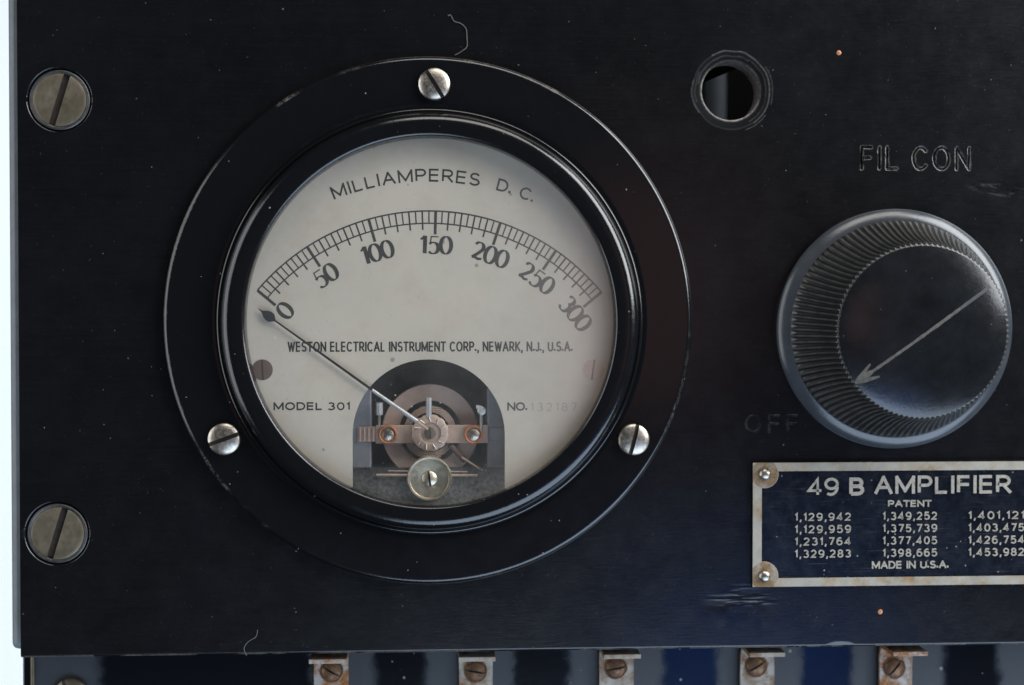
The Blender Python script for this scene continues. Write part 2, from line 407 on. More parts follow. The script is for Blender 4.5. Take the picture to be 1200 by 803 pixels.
M['rim_dark'] = metal('dark_screw_rim', (.11, .11, .11), (.06, .06, .06), (.35, .5), metallic=.8)
M['case'] = metal('grey_case_paint', (.20, .22, .23), (.15, .165, .17), (.35, .5), None, metallic=0.0, sc=.3)
M['copper_pin'] = metal('copper_pin', (.55, .25, .12), (.4, .17, .08), (.4, .6), metallic=.5)
M['inner'] = metal('inner_shield', (.026, .033, .042), (.02, .026, .034), (.7, .8), metallic=.0)

def flat(name, c, rough=.6, c2=None, sc=.5, metallic=0.0):
    m, nt, bs = nodes_of(name); v = coords(nt); c2 = c2 or tuple(x*.85 for x in c)
    nt.links.new(mixc(nt, noise(nt, v, sc, 5), c, c2), bs.inputs['Base Color']); setp(bs, Roughness=rough, Metallic=metallic)
    bump(nt, bs, noise(nt, v, 3, 4, .6, 0, 1), .01)
    return m
M['ink'] = flat('dial_ink', (.012, .011, .011), .6, (.028, .024, .022), 1.5)
M['ink_faint'] = flat('faint_stamp_ink', (.27, .25, .215), .7, (.38, .345, .29), 1.0)
M['dark_recess'] = flat('dark_recess', (.012, .011, .011), .6)
M['black_inside'] = flat('black_inside', (.003, .003, .003), .95); M['black_inside'].node_tree.nodes['Principled BSDF'].inputs['Specular IOR Level'].default_value = .02
M['recess_dust'] = flat('dusty_recess', (.032, .031, .031), .8, (.025, .025, .025), 1.0)
M['pointer'] = flat('pointer_black', (.02, .022, .028), .35)
M['fibre'] = flat('lint', (.10, .09, .08), .8)
M['arrow'] = flat('arrow_paint', (.115, .10, .085), .7, (.045, .042, .038), 1.6)
M['arrow_worn'] = flat('arrow_paint_worn', (.07, .073, .078), .7, (.035, .036, .04), 2)

# dial paper
m, nt, bs = nodes_of('dial_paint'); v = coords(nt)
c = mixc(nt, noise(nt, v, .05, 4, .5, .3, .7), (.535, .475, .395), (.475, .425, .355))
c = mixc(nt, math2(nt, 'MULTIPLY', noise(nt, v, .16, 7, .72, .48, .8, w=2), .55), c, (.40, .315, .235))
c = mixc(nt, math2(nt, 'MULTIPLY', specks(nt, v, .35, .17), .7), c, (.2, .16, .12))
nt.links.new(c, bs.inputs['Base Color']); setp(bs, Roughness=.6); bump(nt, bs, noise(nt, v, 1.5, 4, .5, 0, 1), .01)
M['dial'] = m
# nameplate ground
m, nt, bs = nodes_of('nameplate_enamel'); v = coords(nt); vh = coords(nt, (.12, 3, 1))
c = mixc(nt, noise(nt, v, .2, 6, .65, .4, .7), (.003, .0045, .009), (.007, .0095, .016))
c = mixc(nt, math2(nt, 'MULTIPLY', noise(nt, vh, 1, 6, .7, .6, .75), .5), c, (.10, .10, .10))
c = mixc(nt, math2(nt, 'MULTIPLY', specks(nt, v, 1.2, .2), .6), c, (.3, .29, .27))
nt.links.new(c, bs.inputs['Base Color']); nt.links.new(mixf(nt, noise(nt, v, .6, 5), .18, .32), bs.inputs['Roughness'])
bump(nt, bs, noise(nt, vh, 1, 6, .7, 0, 1), .02)
M['plate_ground'] = m
# lower panel: glossy enamel with dull worn bands around the lugs
m, nt, bs = nodes_of('lower_panel_enamel'); v = coords(nt)
at = N(nt, 'ShaderNodeAttribute'); at.attribute_name = 'haze'
nz = noise(nt, v, .28, 7, .7, .25, .75)
hf = math2(nt, 'ADD', at.outputs['Fac'], math2(nt, 'MULTIPLY', math2(nt, 'SUBTRACT', nz, .5), .3), True)
hf = math2(nt, 'SMOOTH_MAX', hf, 0.0)
rr = N(nt, 'ShaderNodeMapRange'); rr.inputs['From Min'].default_value = .28; rr.inputs['From Max'].default_value = .75; rr.interpolation_type = 'SMOOTHSTEP'; nt.links.new(hf, rr.inputs['Value']); hf = rr.outputs[0]
c = mixc(nt, hf, (.005, .006, .009), (.024, .029, .036))
c = mixc(nt, math2(nt, 'MULTIPLY', specks(nt, v, .5, .2), .7), c, (.3, .32, .34))
nt.links.new(c, bs.inputs['Base Color']); nt.links.new(mixf(nt, hf, .12, .5), bs.inputs['Roughness']); setp(bs, IOR=1.6)
bump(nt, bs, noise(nt, v, 1.5, 6, .7, 0, 1), .015)
M['lower'] = m
# glass: clear pane, faint dust
m, nt, bs = nodes_of('dusty_glass'); v = coords(nt); nt.nodes.remove(bs)
out = nt.nodes['Material Output']
tr = N(nt, 'ShaderNodeBsdfTransparent'); tr.inputs[0].default_value = (.97, .97, .965, 1)
gl = N(nt, 'ShaderNodeBsdfGlossy'); gl.inputs['Roughness'].default_value = .03
fr = N(nt, 'ShaderNodeFresnel'); ge = N(nt, 'ShaderNodeNewGeometry'); nt.links.new(mixf(nt, ge.outputs['Backfacing'], 1.5, 1/1.5), fr.inputs['IOR'])
mx = N(nt, 'ShaderNodeMixShader'); nt.links.new(fr.outputs[0], mx.inputs[0]); nt.links.new(tr.outputs[0], mx.inputs[1]); nt.links.new(gl.outputs[0], mx.inputs[2])
df = N(nt, 'ShaderNodeBsdfDiffuse'); df.inputs[0].default_value = (.55, .54, .52, 1)
sp = math2(nt, 'MULTIPLY', specks(nt, v, 1.5, .13), .3); sp2 = math2(nt, 'MULTIPLY', specks(nt, v, .4, .12, w=3), .5)
film = math2(nt, 'ADD', math2(nt, 'MULTIPLY', noise(nt, v, .08, 5, .6, .35, .75), .03), .012)
# dust gathered along the foot of the pane
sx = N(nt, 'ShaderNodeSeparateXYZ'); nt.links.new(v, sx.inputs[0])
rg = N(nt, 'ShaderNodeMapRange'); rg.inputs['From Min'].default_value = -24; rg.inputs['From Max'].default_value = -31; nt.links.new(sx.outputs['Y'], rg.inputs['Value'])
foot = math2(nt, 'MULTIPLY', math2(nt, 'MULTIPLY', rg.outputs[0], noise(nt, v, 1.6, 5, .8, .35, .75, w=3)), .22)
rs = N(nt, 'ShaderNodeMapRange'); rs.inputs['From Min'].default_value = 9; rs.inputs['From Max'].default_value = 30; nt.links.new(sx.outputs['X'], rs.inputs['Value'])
side_film = math2(nt, 'MULTIPLY', math2(nt, 'MULTIPLY', rs.outputs[0], noise(nt, v, .07, 3, .5, .2, .5, w=8)), .14)  # film over the pane, denser and warmer in tint towards the right
film = math2(nt, 'ADD', film, side_film)
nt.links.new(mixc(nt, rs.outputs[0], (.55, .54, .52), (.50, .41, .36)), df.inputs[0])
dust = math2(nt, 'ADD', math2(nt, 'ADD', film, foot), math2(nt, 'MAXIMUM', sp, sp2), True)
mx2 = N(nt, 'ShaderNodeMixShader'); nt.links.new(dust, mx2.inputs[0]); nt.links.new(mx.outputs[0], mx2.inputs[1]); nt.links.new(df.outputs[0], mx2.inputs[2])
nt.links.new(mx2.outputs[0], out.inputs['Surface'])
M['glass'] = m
M['backdrop'] = flat('white_backdrop', (.78, .83, .90), .9, (.80, .845, .91), .01)

# ---------------------------------------------------------------- setting
b = MB(); b.box(-900, 500, -500, 600, -440, -425)
tag(b.build('backdrop', M['backdrop'], loc=(0, 0, 0)), 'pale white wall far behind the left edge of the amplifier', 'backdrop', kind='structure')

# ---------------------------------------------------------------- front panel: one relief surface with engraved letters, chips, drilled hole
XL = P(22, 400)[0]; YB = P(100, 770.0)[1]; XR = 150.0; YT = 85.0
HX, HY = P(857, 106); HR = 5.05           # drilled hole
def lines(a, bnd, dense, dstep, cstep, extra=()):
    out = [a]; x = a
    while x < bnd-1e-6:
        st = cstep
        for lo, hi in dense:
            if lo-1e-6 <= x < hi: st = dstep
            elif x < lo: st = min(st, max(lo-x, 1e-3)) if lo-x < cstep else st
        x = min(x+st, bnd); out.append(x)
    return np.array(sorted(set(np.round(out, 5))))
fx0 = P(925, 60)[0]-18; fx1 = P(1200, 60)[0]+2
screws_px = [(69.5, 117), (67, 625.5)]
SC = [P(*q) for q in screws_px]; SR = 5.05
gx = lines(XL, XR, [(SC[0][0]-6.2, SC[0][0]+6.2), (fx0, fx1)], .13, 1.5)
gy = lines(YB, YT, [(YB, YB+1.0), (P(0, 720)[1], P(0, 690)[1]), (SC[1][1]-6.2, SC[1][1]+6.2), (P(0, 512)[1], P(0, 480)[1]), (P(0, 250)[1], P(0, 20)[1])], .13, 1.5)
X, Y = np.meshgrid(gx, gy); Z = np.zeros_like(X); WEAR = np.zeros_like(X); POL = np.zeros_like(X); TORN = np.zeros_like(X)
def vnoise(x, y, sc, seed):
    r = np.random.RandomState(seed); T = r.rand(256, 256)
    u = x*sc+1000.3; v_ = y*sc+1000.7; iu = np.floor(u).astype(int); iv = np.floor(v_).astype(int); fu = u-iu; fv = v_-iv
    fu = fu*fu*(3-2*fu); fv = fv*fv*(3-2*fv); g = lambda a, c: T[a % 256, c % 256]
    return (g(iu, iv)*(1-fu)+g(iu+1, iv)*fu)*(1-fv)+(g(iu, iv+1)*(1-fu)+g(iu+1, iv+1)*fu)*fv
def fbm(x, y, sc, seed): return sum(vnoise(x, y, sc*2**k, seed+k)*.5**k for k in range(4))/1.875
def seg_dist(x, y, p, q):
    dx, dy = q[0]-p[0], q[1]-p[1]; L = dx*dx+dy*dy+1e-12
    t = np.clip(((x-p[0])*dx+(y-p[1])*dy)/L, 0, 1)
    return np.hypot(x-p[0]-t*dx, y-p[1]-t*dy)
def engrave(txt, ax, bx, py_top, py_bot, hw, depth, rim, gap, xs=.8):
    global Z, WEAR
    x0 = P(ax, py_bot)[0]; x1 = P(bx, py_bot)[0]; yb = P((ax+bx)/2, py_bot)[1]; h = P((ax+bx)/2, py_top)[1]-yb
    st, tw = strokes_line(txt, gap, xs); k = (x1-x0)/tw
    D = np.full_like(X, 9.0); box = (X > x0-2) & (X < x1+2) & (Y > yb-2) & (Y < yb+h+2)
    xb, yb_ = X[box], Y[box]; wob = (fbm(xb, yb_, 1.2, 5)-.5)*.14; Db = D[box]
    for p, dot in st:
        q = [(x0+a*k, yb+c*h) for a, c in p]
        for i in range(len(q)-1): Db = np.minimum(Db, seg_dist(xb+wob, yb_-wob, q[i], q[i+1]))
    zb = -depth*np.clip(1-Db/hw, 0, 1)**.6
    lip = np.exp(-((Db-hw*1.0)/(.09))**2)*np.clip((fbm(xb, yb_, .7, 13)-.33)*4, 0, 1)
    Z[box] += zb + lip*.035*rim; WEAR[box] = np.maximum(WEAR[box], lip*rim*(.35+fbm(xb, yb_, .9, 9)))
engrave('FIL CON', 1010, 1136, 173, 198, .25, .42, .55, .36)
engrave('OFF', 874, 934, 487, 506, .12, .035, .2, .42)
# gouge right of the lettering, and scraped patch left of the nameplate foot
gxm, gym = P(1172, 222)
dd = ((X-gxm)/5.5)**2+((Y-gym-(X-gxm)*-.12)/1.15)**2; n_ = fbm(X, Y, .8, 31); n2 = fbm(X*.35, Y*1.6, 1.4, 35)
g_ = np.clip(1.3-dd, 0, 1)*np.clip((n2-.42)*3, 0, 1); Z -= .07*g_+.03*np.clip(1.3-dd, 0, 1)*fbm(X*.5, Y*3, 1.5, 37); WEAR = np.maximum(WEAR, np.clip(1.3-dd, 0, 1)*np.clip((fbm(X*.25, Y*2.2, 1.6, 39)-.6)*6, 0, 1)*.14)
sxm, sym = P(868, 715)
dd = ((X-sxm)/6.5)**2+((Y-sym)/4.5)**2; st_ = fbm(X*.12, Y*2.0, 1.3, 41)
g_ = np.clip(1.2-dd, 0, 1)*np.clip((st_-.52)*8, 0, 1); Z -= .05*g_; POL = np.maximum(POL, np.clip(1.25-dd, 0, 1)*np.clip((fbm(X*.12, Y*1.4, 1.2, 44)-.42)*5, 0, 1)*.7); WEAR = np.maximum(WEAR, g_*.05)
# hole: ragged countersink, broken rings
rh = np.hypot(X-HX, Y-HY); th = np.arctan2(Y-HY, X-HX)
wob = (vnoise(np.cos(th)*3+5, np.sin(th)*3+5, 1.3, 51)-.5)
ro = 6.6+wob*.25
cs = np.clip((ro-rh)/1.7, 0, 1); cs = cs*cs*(3-2*cs); Z -= cs*.45*(rh < ro) + (rh < ro)*(fbm(X, Y, 1.0, 55)-.5)*.05*np.clip(cs*2, 0, 1)
for r0, a0, a1, st2, wd in ((6.75, -55, 120, .55, .09), (7.25, -20, 35, .3, .1), (6.3, 150, 200, .3, .1), (6.9, 165, 215, .7, .07), (7.2, -70, -35, .55, .07), (5.9, 60, 170, .35, .12), (6.1, -60, 60, .3, .1)):
    deg = np.degrees(th); ins = ((deg >= a0) & (deg <= a1)) | ((deg+360 >= a0) & (deg+360 <= a1))
    l_ = np.exp(-((rh-(r0+wob*.3))/wd)**2)*ins*(.45+fbm(X, Y, .8, 57)); WEAR = np.maximum(WEAR, l_*st2*.55); Z += l_*.02
WEAR = np.maximum(WEAR, np.exp(-((rh-HR-.05)/.2)**2)*(.25+1.3*np.clip(.35-np.sin(th+.6), 0, 1)))
TORN = np.maximum(TORN, np.clip((ro+.3-rh)/.4, 0, 1)*.9)
# screw pockets
for cx_, cy_ in SC:
    rs = np.hypot(X-cx_, Y-cy_); Z -= np.clip((SR+.35-rs)/.35, 0, 1)*.9
# milled, slightly worn lower edge
Z -= np.clip((YB+.45-Y)/.45, 0, 1)**2*.35
WEAR = np.maximum(WEAR, np.exp(-((Y-YB-.1)/.16)**2)*(fbm(X, Y*0, .25, 61) > .45)*.5)
ex, ey = P(985, 757); Z -= np.clip(1.1-((X-ex)/2.6)**2-((Y-ey)/.7)**2, 0, 1)*.12
Z += (fbm(X, Y, .06, 71)-.5)*.10
# snap the hole
inside = rh < HR-1e-6
near = inside & (rh > HR-.32)
X = np.where(near, HX+(X-HX)/np.maximum(rh, 1e-6)*HR, X); Y = np.where(near, HY+(Y-HY)/np.maximum(rh, 1e-6)*HR, Y)
kill = (rh < HR-.32)
ny_, nx_ = X.shape
idx = np.arange(ny_*nx_).reshape(ny_, nx_)
q = np.stack([idx[:-1, :-1], idx[:-1, 1:], idx[1:, 1:], idx[1:, :-1]], -1).reshape(-1, 4)
kf = kill.reshape(-1); allin = inside.reshape(-1)
mhole = (np.hypot(X, Y) < 35.5).reshape(-1)
keep = ~(kf[q].any(1)) & ~(allin[q].all(1)) & ~(mhole[q].all(1)); q = q[keep]
used = np.unique(q); remap = -np.ones(ny_*nx_, int); remap[used] = np.arange(len(used)); q = remap[q]
V = np.stack([X.reshape(-1), Y.reshape(-1), Z.reshape(-1)], -1)[used]; wv_ = WEAR.reshape(-1)[used]; pv_ = POL.reshape(-1)[used]; tv_ = TORN.reshape(-1)[used]
b = MB(); b.v = [tuple(p) for p in V.tolist()]; b.f = [tuple(p) for p in q.tolist()]; b.m = [0]*len(b.f)
nfront = len(b.v)
TH = 5.0
# edges and back
b.add([(x, YB, float(z)) for x, z in zip(gx, Z[0])]+[(x, YB, -TH) for x in gx], [(i+len(gx), i+1+len(gx), i+1, i) for i in range(len(gx)-1)])
b.add([(XL, y, float(z)) for y, z in zip(gy, Z[:, 0])]+[(XL, y, -TH) for y in gy], [(i, i+1, i+1+len(gy), i+len(gy)) for i in range(len(gy)-1)])
b.add([(XR, y, float(z)) for y, z in zip(gy, Z[:, -1])]+[(XR, y, -TH) for y in gy], [(i+len(gy), i+1+len(gy), i+1, i) for i in range(len(gy)-1)])
b.add([(x, YT, float(z)) for x, z in zip(gx, Z[-1])]+[(x, YT, -TH) for x in gx], [(i, i+1, i+1+len(gx), i+len(gx)) for i in range(len(gx)-1)])
nh = 72; rows = []
for k in range(9):
    z = -.12 - (TH-.12)*k/8.0
    rows.append([(HX+(HR+.02+.0*k+.12*(vnoise(np.array(j*.3), np.array(k*1.1), 1.0, 81)-.3)*(k > 0))*math.cos(2*math.pi*j/nh), HY+(HR+.02+.12*(float(vnoise(np.array(j*.3), np.array(k*1.1), 1.0, 81))-.3)*(k > 0))*math.sin(2*math.pi*j/nh), z-.3) for j in range(nh)])
hb0 = len(b.v)
b.grid(rows, closed=True); hb1 = len(b.v)
# back sheet with a square of faces round the hole
back = [(XL, YB), (XR, YB), (XR, YT), (XL, YT)]
hole_b = [(p[0], p[1]) for p in rows[-1]]
b.add([(x, y, -TH) for x, y in back]+[(x, y, -TH) for x, y in hole_b], [])
o0 = len(b.v)-nh-4
ang = [math.degrees(math.atan2(y-HY, x-HX)) % 360 for x, y in back]
order = sorted(range(4), key=lambda i: ang[i])
cur = order[-1]
for j in range(nh):
    a = 360.0*j/nh
    cand = [i for i in order if ang[i] <= a+1e-6]; c1 = cand[-1] if cand else order[-1]
    a2 = 360.0*(j+1)/nh; cand = [i for i in order if ang[i] <= a2+1e-6]; c2 = cand[-1] if cand else order[-1]
    b.f.append((o0+4+j, o0+c1, o0+4+(j+1) % nh)); b.m.append(0)
    if c2 != c1: b.f.append((o0+4+(j+1) % nh, o0+c1, o0+c2)); b.m.append(0)
panel = b.build('front_panel', M['panel'], loc=(0, 0, 0), ang=60)
tag(panel, 'black hard rubber front panel engraved FIL CON with a chipped empty hole', 'panel')
me = panel.data
wfull = np.zeros(len(me.vertices)); wfull[:nfront] = wv_; pfull = np.zeros(len(me.vertices)); pfull[:nfront] = pv_
wfull[hb0:hb1] = .45
tfull = np.zeros(len(me.vertices)); tfull[:nfront] = tv_; tfull[hb0:hb1] = 1
for nm, arr in (('wear', wfull), ('polish', pfull), ('torn', tfull)):
    a = me.attributes.new(nm, 'FLOAT', 'POINT'); a.data.foreach_set('value', arr.astype(np.float32))
for px, py in ((983, 62), (1031.5, 717)):
    x, y = P(px, py); b = MB(); b.lathe([(.42, -.3), (.42, .03), (.3, .07), (.001, .08)], 20, x, y); b.build('pin_head', M['copper_pin'], panel)

# case behind the panel
case = empty('amplifier_case', (0, 0, 0), 'grey painted case edge showing behind the left side of the black panel', 'case')
cxl = P(15, 400, -8)[0]; cyb = P(18, 758.5, -8)[1]
b = MB(); b.box(cxl, cxl+3.0, cyb, YT-2, -120, -5.6, 1.2); b.build('side_wall', M['case'], case, fixn=True)
b = MB(); b.box(cxl+3.1, XR-2, cyb+.2, cyb+2.4, -120, -5.8, .5); b.build('bottom_wall', M['dark_recess'], case, fixn=True)
b = MB(); b.box(cxl+3.1, XR-2, cyb+2.5, YT-2, -120, -118, .3); b.build('back_wall', M['black_inside'], case, fixn=True)
b = MB(); b.box(XR-2.1, XR-.2, cyb+.2, YT-2, -120, -5.8, .5); b.build('side_wall', M['case'], case, fixn=True)
PZ = -62
hx0 = P(839, 108, PZ)[0]
b = MB(); b.lathe([(.01, -8)] and [(2.2, -60), (2.2, 32), (2.0, 34), (.01, 34.4)], 40)
bb = MB(); bb.add([(hx0+x, z+HY, PZ+y) for x, y, z in b.v], b.f)
bb.build('inner_post', M['inner'], case, fixn=True, label='dim grey post seen through the empty hole')

# lower panel
LZ = -11.0
lxl = P(28, 790, LZ-1)[0]; lx1 = P(36, 790, LZ)[0]; lx2 = P(41, 790, LZ)[0]
ly0, ly1 = cyb-42, cyb-.6
xs_ = np.arange(lx2, XR-3, .8); ys_ = np.arange(ly0, ly1+.1, .8); Xl, Yl = np.meshgrid(xs_, ys_)
b = MB(); rows = [[(float(x), float(y), LZ) for x in xs_] for y in ys_]; b.grid(rows)
x9, y9 = float(xs_[-1]), float(ys_[-1])
b.add([(x9, ly0, LZ), (x9, y9, LZ), (x9, y9, LZ-4), (x9, ly0, LZ-4)], [(0, 3, 2, 1)])
b.add([(lx2, y9, LZ), (x9, y9, LZ), (x9, y9, LZ-4), (lx2, y9, LZ-4)], [(0, 1, 2, 3)])
b.add([(lx2, ly0, LZ), (x9, ly0, LZ), (x9, ly0, LZ-4), (lx2, ly0, LZ-4)], [(0, 3, 2, 1)])
b.add([(lx2, ly0, LZ-4), (x9, ly0, LZ-4), (x9, y9, LZ-4), (lx2, y9, LZ-4)], [(0, 3, 2, 1)])
lower = b.build('lower_panel', M['lower'], loc=(0, 0, 0), smooth=False)
tag(lower, 'glossy dark blue-black lower panel behind the metal terminal lugs', 'panel')
spans = [(118, 365), (438, 500), (600, 668), (775, 842), (938, 1000), (1105, 1170), (1275, 1340)]
hz = np.ones(len(lower.data.vertices))*.95
cs_ = np.array([v.co.x/S for v in lower.data.vertices])
for a_, b_ in spans:
    xa, xb_ = P(a_, 785, LZ)[0], P(b_, 785, LZ)[0]
    d = np.minimum(cs_-xa, xb_-cs_); hz = np.minimum(hz, np.clip(.5-d*.16, -.1, 1))
a = lower.data.attributes.new('haze', 'FLOAT', 'POINT'); a.data.foreach_set('value', hz.astype(np.float32))
b = MB(); b.box(lx1, lx2-.02, ly0, y9, LZ-4, LZ+.35, .3); b.build('edge_strip', M['nickel_dull'], lower, fixn=True)
b = MB(); b.box(lxl, lx1-.02, ly0, y9, LZ-20, LZ-.2, .3); b.build('side_edge', M['bakelite'], lower, fixn=True)
def dome(r, h, edge): return lambda q: edge+h*math.sqrt(max(0, 1-(q/(r*1.04))**2))
sx_, sy_ = P(81, 818, LZ+2)
b = MB(); slotted(b, 3.1, dome(3.1, 1.3, .5), .6, .7, 25, slotmat=1)
o = b.build('lower_screw', [M['nickel_dull'], M['slot']], lower, loc=(sx_, sy_, LZ))

# ---------------------------------------------------------------- panel screws
for i, ((cx_, cy_), ang_, lab) in enumerate(zip(SC, (-17, -17), (
        'upper flat slotted brown-grey screw at the top left corner of the black panel',
        'lower flat slotted brown-grey screw at the bottom left of the black panel'))):
    b = MB(); r = 4.42
    slotted(b, r, lambda q: .0-.12*max(0, (q-r+.35)/.35), 1.12, .75, ang_, z0=-.85, ny=30, slotmat=1)
    root = b.build('panel_screw', [M['nickel_dull'], M['slot']], loc=(cx_, cy_, -.05))
    tag(root, lab, 'screw', 'flat slotted screws down the left side of the panel')
    b = MB(); b.lathe([(4.44, -.8), (4.44, -.25), (4.55, -.16), (4.85, -.12), (5.0, -.2), (5.05, -.4), (5.1, -.8)], 72); b.build('rim', M['rim_dark'], root)

# ---------------------------------------------------------------- panel meter
meter = empty('panel_meter', (0, 0, 0), 'round black milliammeter with cream dial, black numbers and needle resting at zero', 'meter')
FCX, FCY = P(504.4, 376.4, 1.5)
b = MB()
b.lathe([(44.85, 0), (44.9, .9), (44.85, 1.25), (44.65, 1.58), (44.4, 1.78), (44.2, 1.87), (44.05, 1.9), (43.85, 1.9), (37.2, 1.9), (37.0, 1.9), (36.6, 1.86), (36.3, 1.75), (35.9, 1.7), (33, 1.7)], 240, FCX, FCY)
flange = b.build('flange', M['bakelite'], meter, ang=60)
cv = np.array([v.co[:] for v in flange.data.vertices])/S; rr_ = np.hypot(cv[:, 0]-FCX, cv[:, 1]-FCY); tt_ = np.degrees(np.arctan2(cv[:, 1]-FCY, cv[:, 0]-FCX))
wn_ = np.clip((vnoise(tt_, tt_*0, .12, 91)*.6+vnoise(tt_, tt_*0, .5, 92)*.4-.52)*4, 0, 1)*np.where((tt_ > 60) | (tt_ < -95), 1, .35)
wn_ = np.maximum(wn_, np.exp(-((tt_-160)/9)**2)*.9)
a = flange.data.attributes.new('wear', 'FLOAT', 'POINT'); a.data.foreach_set('value', (wn_*((rr_ > 44.1) & (rr_ < 44.8))).astype(np.float32))
BX, BY = P(505.6, 377.3, 4)
b = MB()
pr = [(36.05, 1.6), (36.05, 2.0)]
pr += [(35.62+.43*math.cos(R(t)), 2.1+.43*math.sin(R(t))) for t in range(0, 181, 15)]      # bead
pr += [(35.17, 2.1), (35.12, 2.8), (35.1, 3.3)]
pr += [(33.2+1.9*math.cos(R(t)), 3.4+1.9*math.sin(R(t))) for t in range(0, 86, 5)]     # rounded shoulder
pr += [(33.2, 5.30), (33.1, 5.3), (31.6, 5.18), (31.35, 5.12), (31.15, 5.0), (31.05, 4.8), (31.0, 4.4), (31.0, 1.9)]
pr = [(r_, z_) for r_, z_ in pr]
b.lathe(pr, 240, BX, BY)
b.build('bezel', M['bakelite'], meter, ang=50)
GX, GY = BX, BY
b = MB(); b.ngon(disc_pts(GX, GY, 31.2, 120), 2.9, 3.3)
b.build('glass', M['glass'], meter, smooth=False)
for (px, py), ang_ in zip(((509.0, 98), (262, 515), (743, 515.5)), (32, -70, -14)):
    x, y = P(px, py, 3.0); b = MB(); r = 2.66
    slotted(b, r, dome(r, .85, .65), .68, .75, ang_, ny=26, nx=10, slotmat=1)
    b.build('screw', [M['nickel'], M['slot']], flange, loc=(x, y, 1.9))
    # pale ring of dirt washer
# dial
DZ = 1.7
PV = P(504, 509.6, DZ); kd = K(504, 400, DZ)
def DP(px, py): return P(px, py, DZ)
arx = 89.5*kd; acx, acy = DP(502.5, 510.5)
RD = 32.6; dcx, dcy = GX, GY
pts = []
yb_ = lambda x: dcy-math.sqrt(RD*RD-(x-dcx)**2)
xr = acx+arx; xl = acx-arx
a0 = math.degrees(math.atan2(yb_(xr)-dcy, xr-dcx)); a1 = math.degrees(math.atan2(yb_(xl)-dcy, xl-dcx))+360
pts = arcpts(dcx, dcy, RD, RD, a0, a1, 140) + arcpts(acx, acy, arx, arx, 180, 0, 50)
b = MB(); b.ngon(pts, DZ-1.2, DZ)
dial = b.build('dial', M['dial'], meter, smooth=False)
# scale: two arcs and 61 divisions
ANG = [90+49.8, 90+33.0, 90+15.8, 90-1.5, 90-18.4, 90-34.4, 90-50.3]      # the scale is slightly uneven
def sang(k): return float(np.interp(k, [0, 10, 20, 30, 40, 50, 60], ANG))
b = MB(); s0, s1 = ANG[0], ANG[-1]
Ro, Ri = 262.6*kd, 248.2*kd
za = DZ+.004
b.ribbon(arcpts(PV[0], PV[1], Ro, Ro, s0, s1, 90), 1.75*kd, za, .02); b.ribbon(arcpts(PV[0], PV[1], Ri, Ri, s0, s1, 90), 1.6*kd, za, .022)
def tick(k, wpx, rin):
    t = R(sang(k)); c_, s_ = math.cos(t), math.sin(t)
    return [(PV[0]+Ro*c_, PV[1]+Ro*s_), (PV[0]+rin*c_, PV[1]+rin*s_)], wpx*kd
for k in range(61):
    if k % 10 == 0: continue
    p, w_ = tick(k, 1.5 if k % 2 else 1.85, Ri if k % 2 else 240.5*kd); b.ribbon(p, w_, za, .024+.001*(k % 2))
b.build('scale', M['ink'], dial, smooth=False)
for k in range(0, 61, 10):
    b = MB(); p, w_ = tick(k, 3.3, 235.3*kd); b.ribbon(p, w_, za, .028); b.build('major_tick', M['ink'], dial, smooth=False)
# numbers, thick and thin strokes
ND = {
 '0': (.62, [_A(.31,.5,.30,.49,90,450,)]),
 '1': (.36, [[(.0,.80),(.12,.86),(.24,.98)], [(.25,1.0),(.25,.5),(.25,0)]]),
 '5': (.60, [[(.14,.965),(.56,.965)], [(.15,1.0),(.10,.54)], _A(.27,.32,.30,.32,135,-140)]),
 '2': (.64, [_A(.29,.73,.25,.26,160,-30)+[(.30,.32),(.06,.06)], [(.04,.055),(.22,.1),(.42,.05),(.62,.12)]]),
 '3': (.58, [_A(.26,.76,.22,.22,160,-80), _A(.27,.29,.27,.29,85,-150)]),
}
def number(txt, k):
    th_ = R(sang(k)); rr_ = 223*kd; h = 20.5*kd
    cx_, cy_ = PV[0]+rr_*math.cos(th_), PV[1]+rr_*math.sin(th_); rot = th_-math.pi/2
    widths = [ND[c_][0] for c_ in txt]; gp = .09; tot = sum(widths)+gp*(len(txt)-1); x = -tot/2
    b = MB(); n_i = 0
    for c_ in txt:
        for pl in ND[c_][1]:
            if len(pl) < 5:   # subdivide
                q2 = []
                for i in range(len(pl)-1):
                    for t in range(4): q2.append((pl[i][0]+(pl[i+1][0]-pl[i][0])*t/4, pl[i][1]+(pl[i+1][1]-pl[i][1])*t/4))
                q2.append(pl[-1]); pl = q2
            w_ = []
            for i in range(len(pl)):
                a_ = pl[max(i-1, 0)]; c2 = pl[min(i+1, len(pl)-1)]
                if c_ == '0' and i in (0, len(pl)-1): a_, c2 = pl[-2], pl[1]
                dx, dy = c2[0]-a_[0], c2[1]-a_[1]; l_ = math.hypot(dx, dy)+1e-9
                w_.append((.07+.155*(abs(dy)/l_)**1.4)*h)
            if c_ == '5' and pl[0][1] > .95 and pl[-1][1] > .95: w_ = [.125*h]*len(w_)
            if c_ == '5' and abs(pl[0][0]-.15) < .01: w_ = [.07*h]*len(w_)
            if c_ == '2' and pl[0][1] < .1: w_ = [h*(.10+.05*math.sin(i/len(w_)*math.pi)) for i in range(len(w_))]
            if c_ in '23' and pl[0][1] > .7: w_[0] = .15*h; w_[1] = .13*h
            if c_ in '35' and pl[-1][1] < .3: w_[-1] = .15*h; w_[-2] = .13*h
            q2 = []
            for a_, c2 in pl:
                lx, ly = (x+a_)*h, (c2-.5)*h
                q2.append((cx_+lx*math.cos(rot)-ly*math.sin(rot), cy_+lx*math.sin(rot)+ly*math.cos(rot)))
            b.ribbon(q2, w_, za, .02+.0015*n_i); n_i += 1
        x += ND[c_][0]+gp
    b.build('numeral', M['ink'], dial, smooth=False)
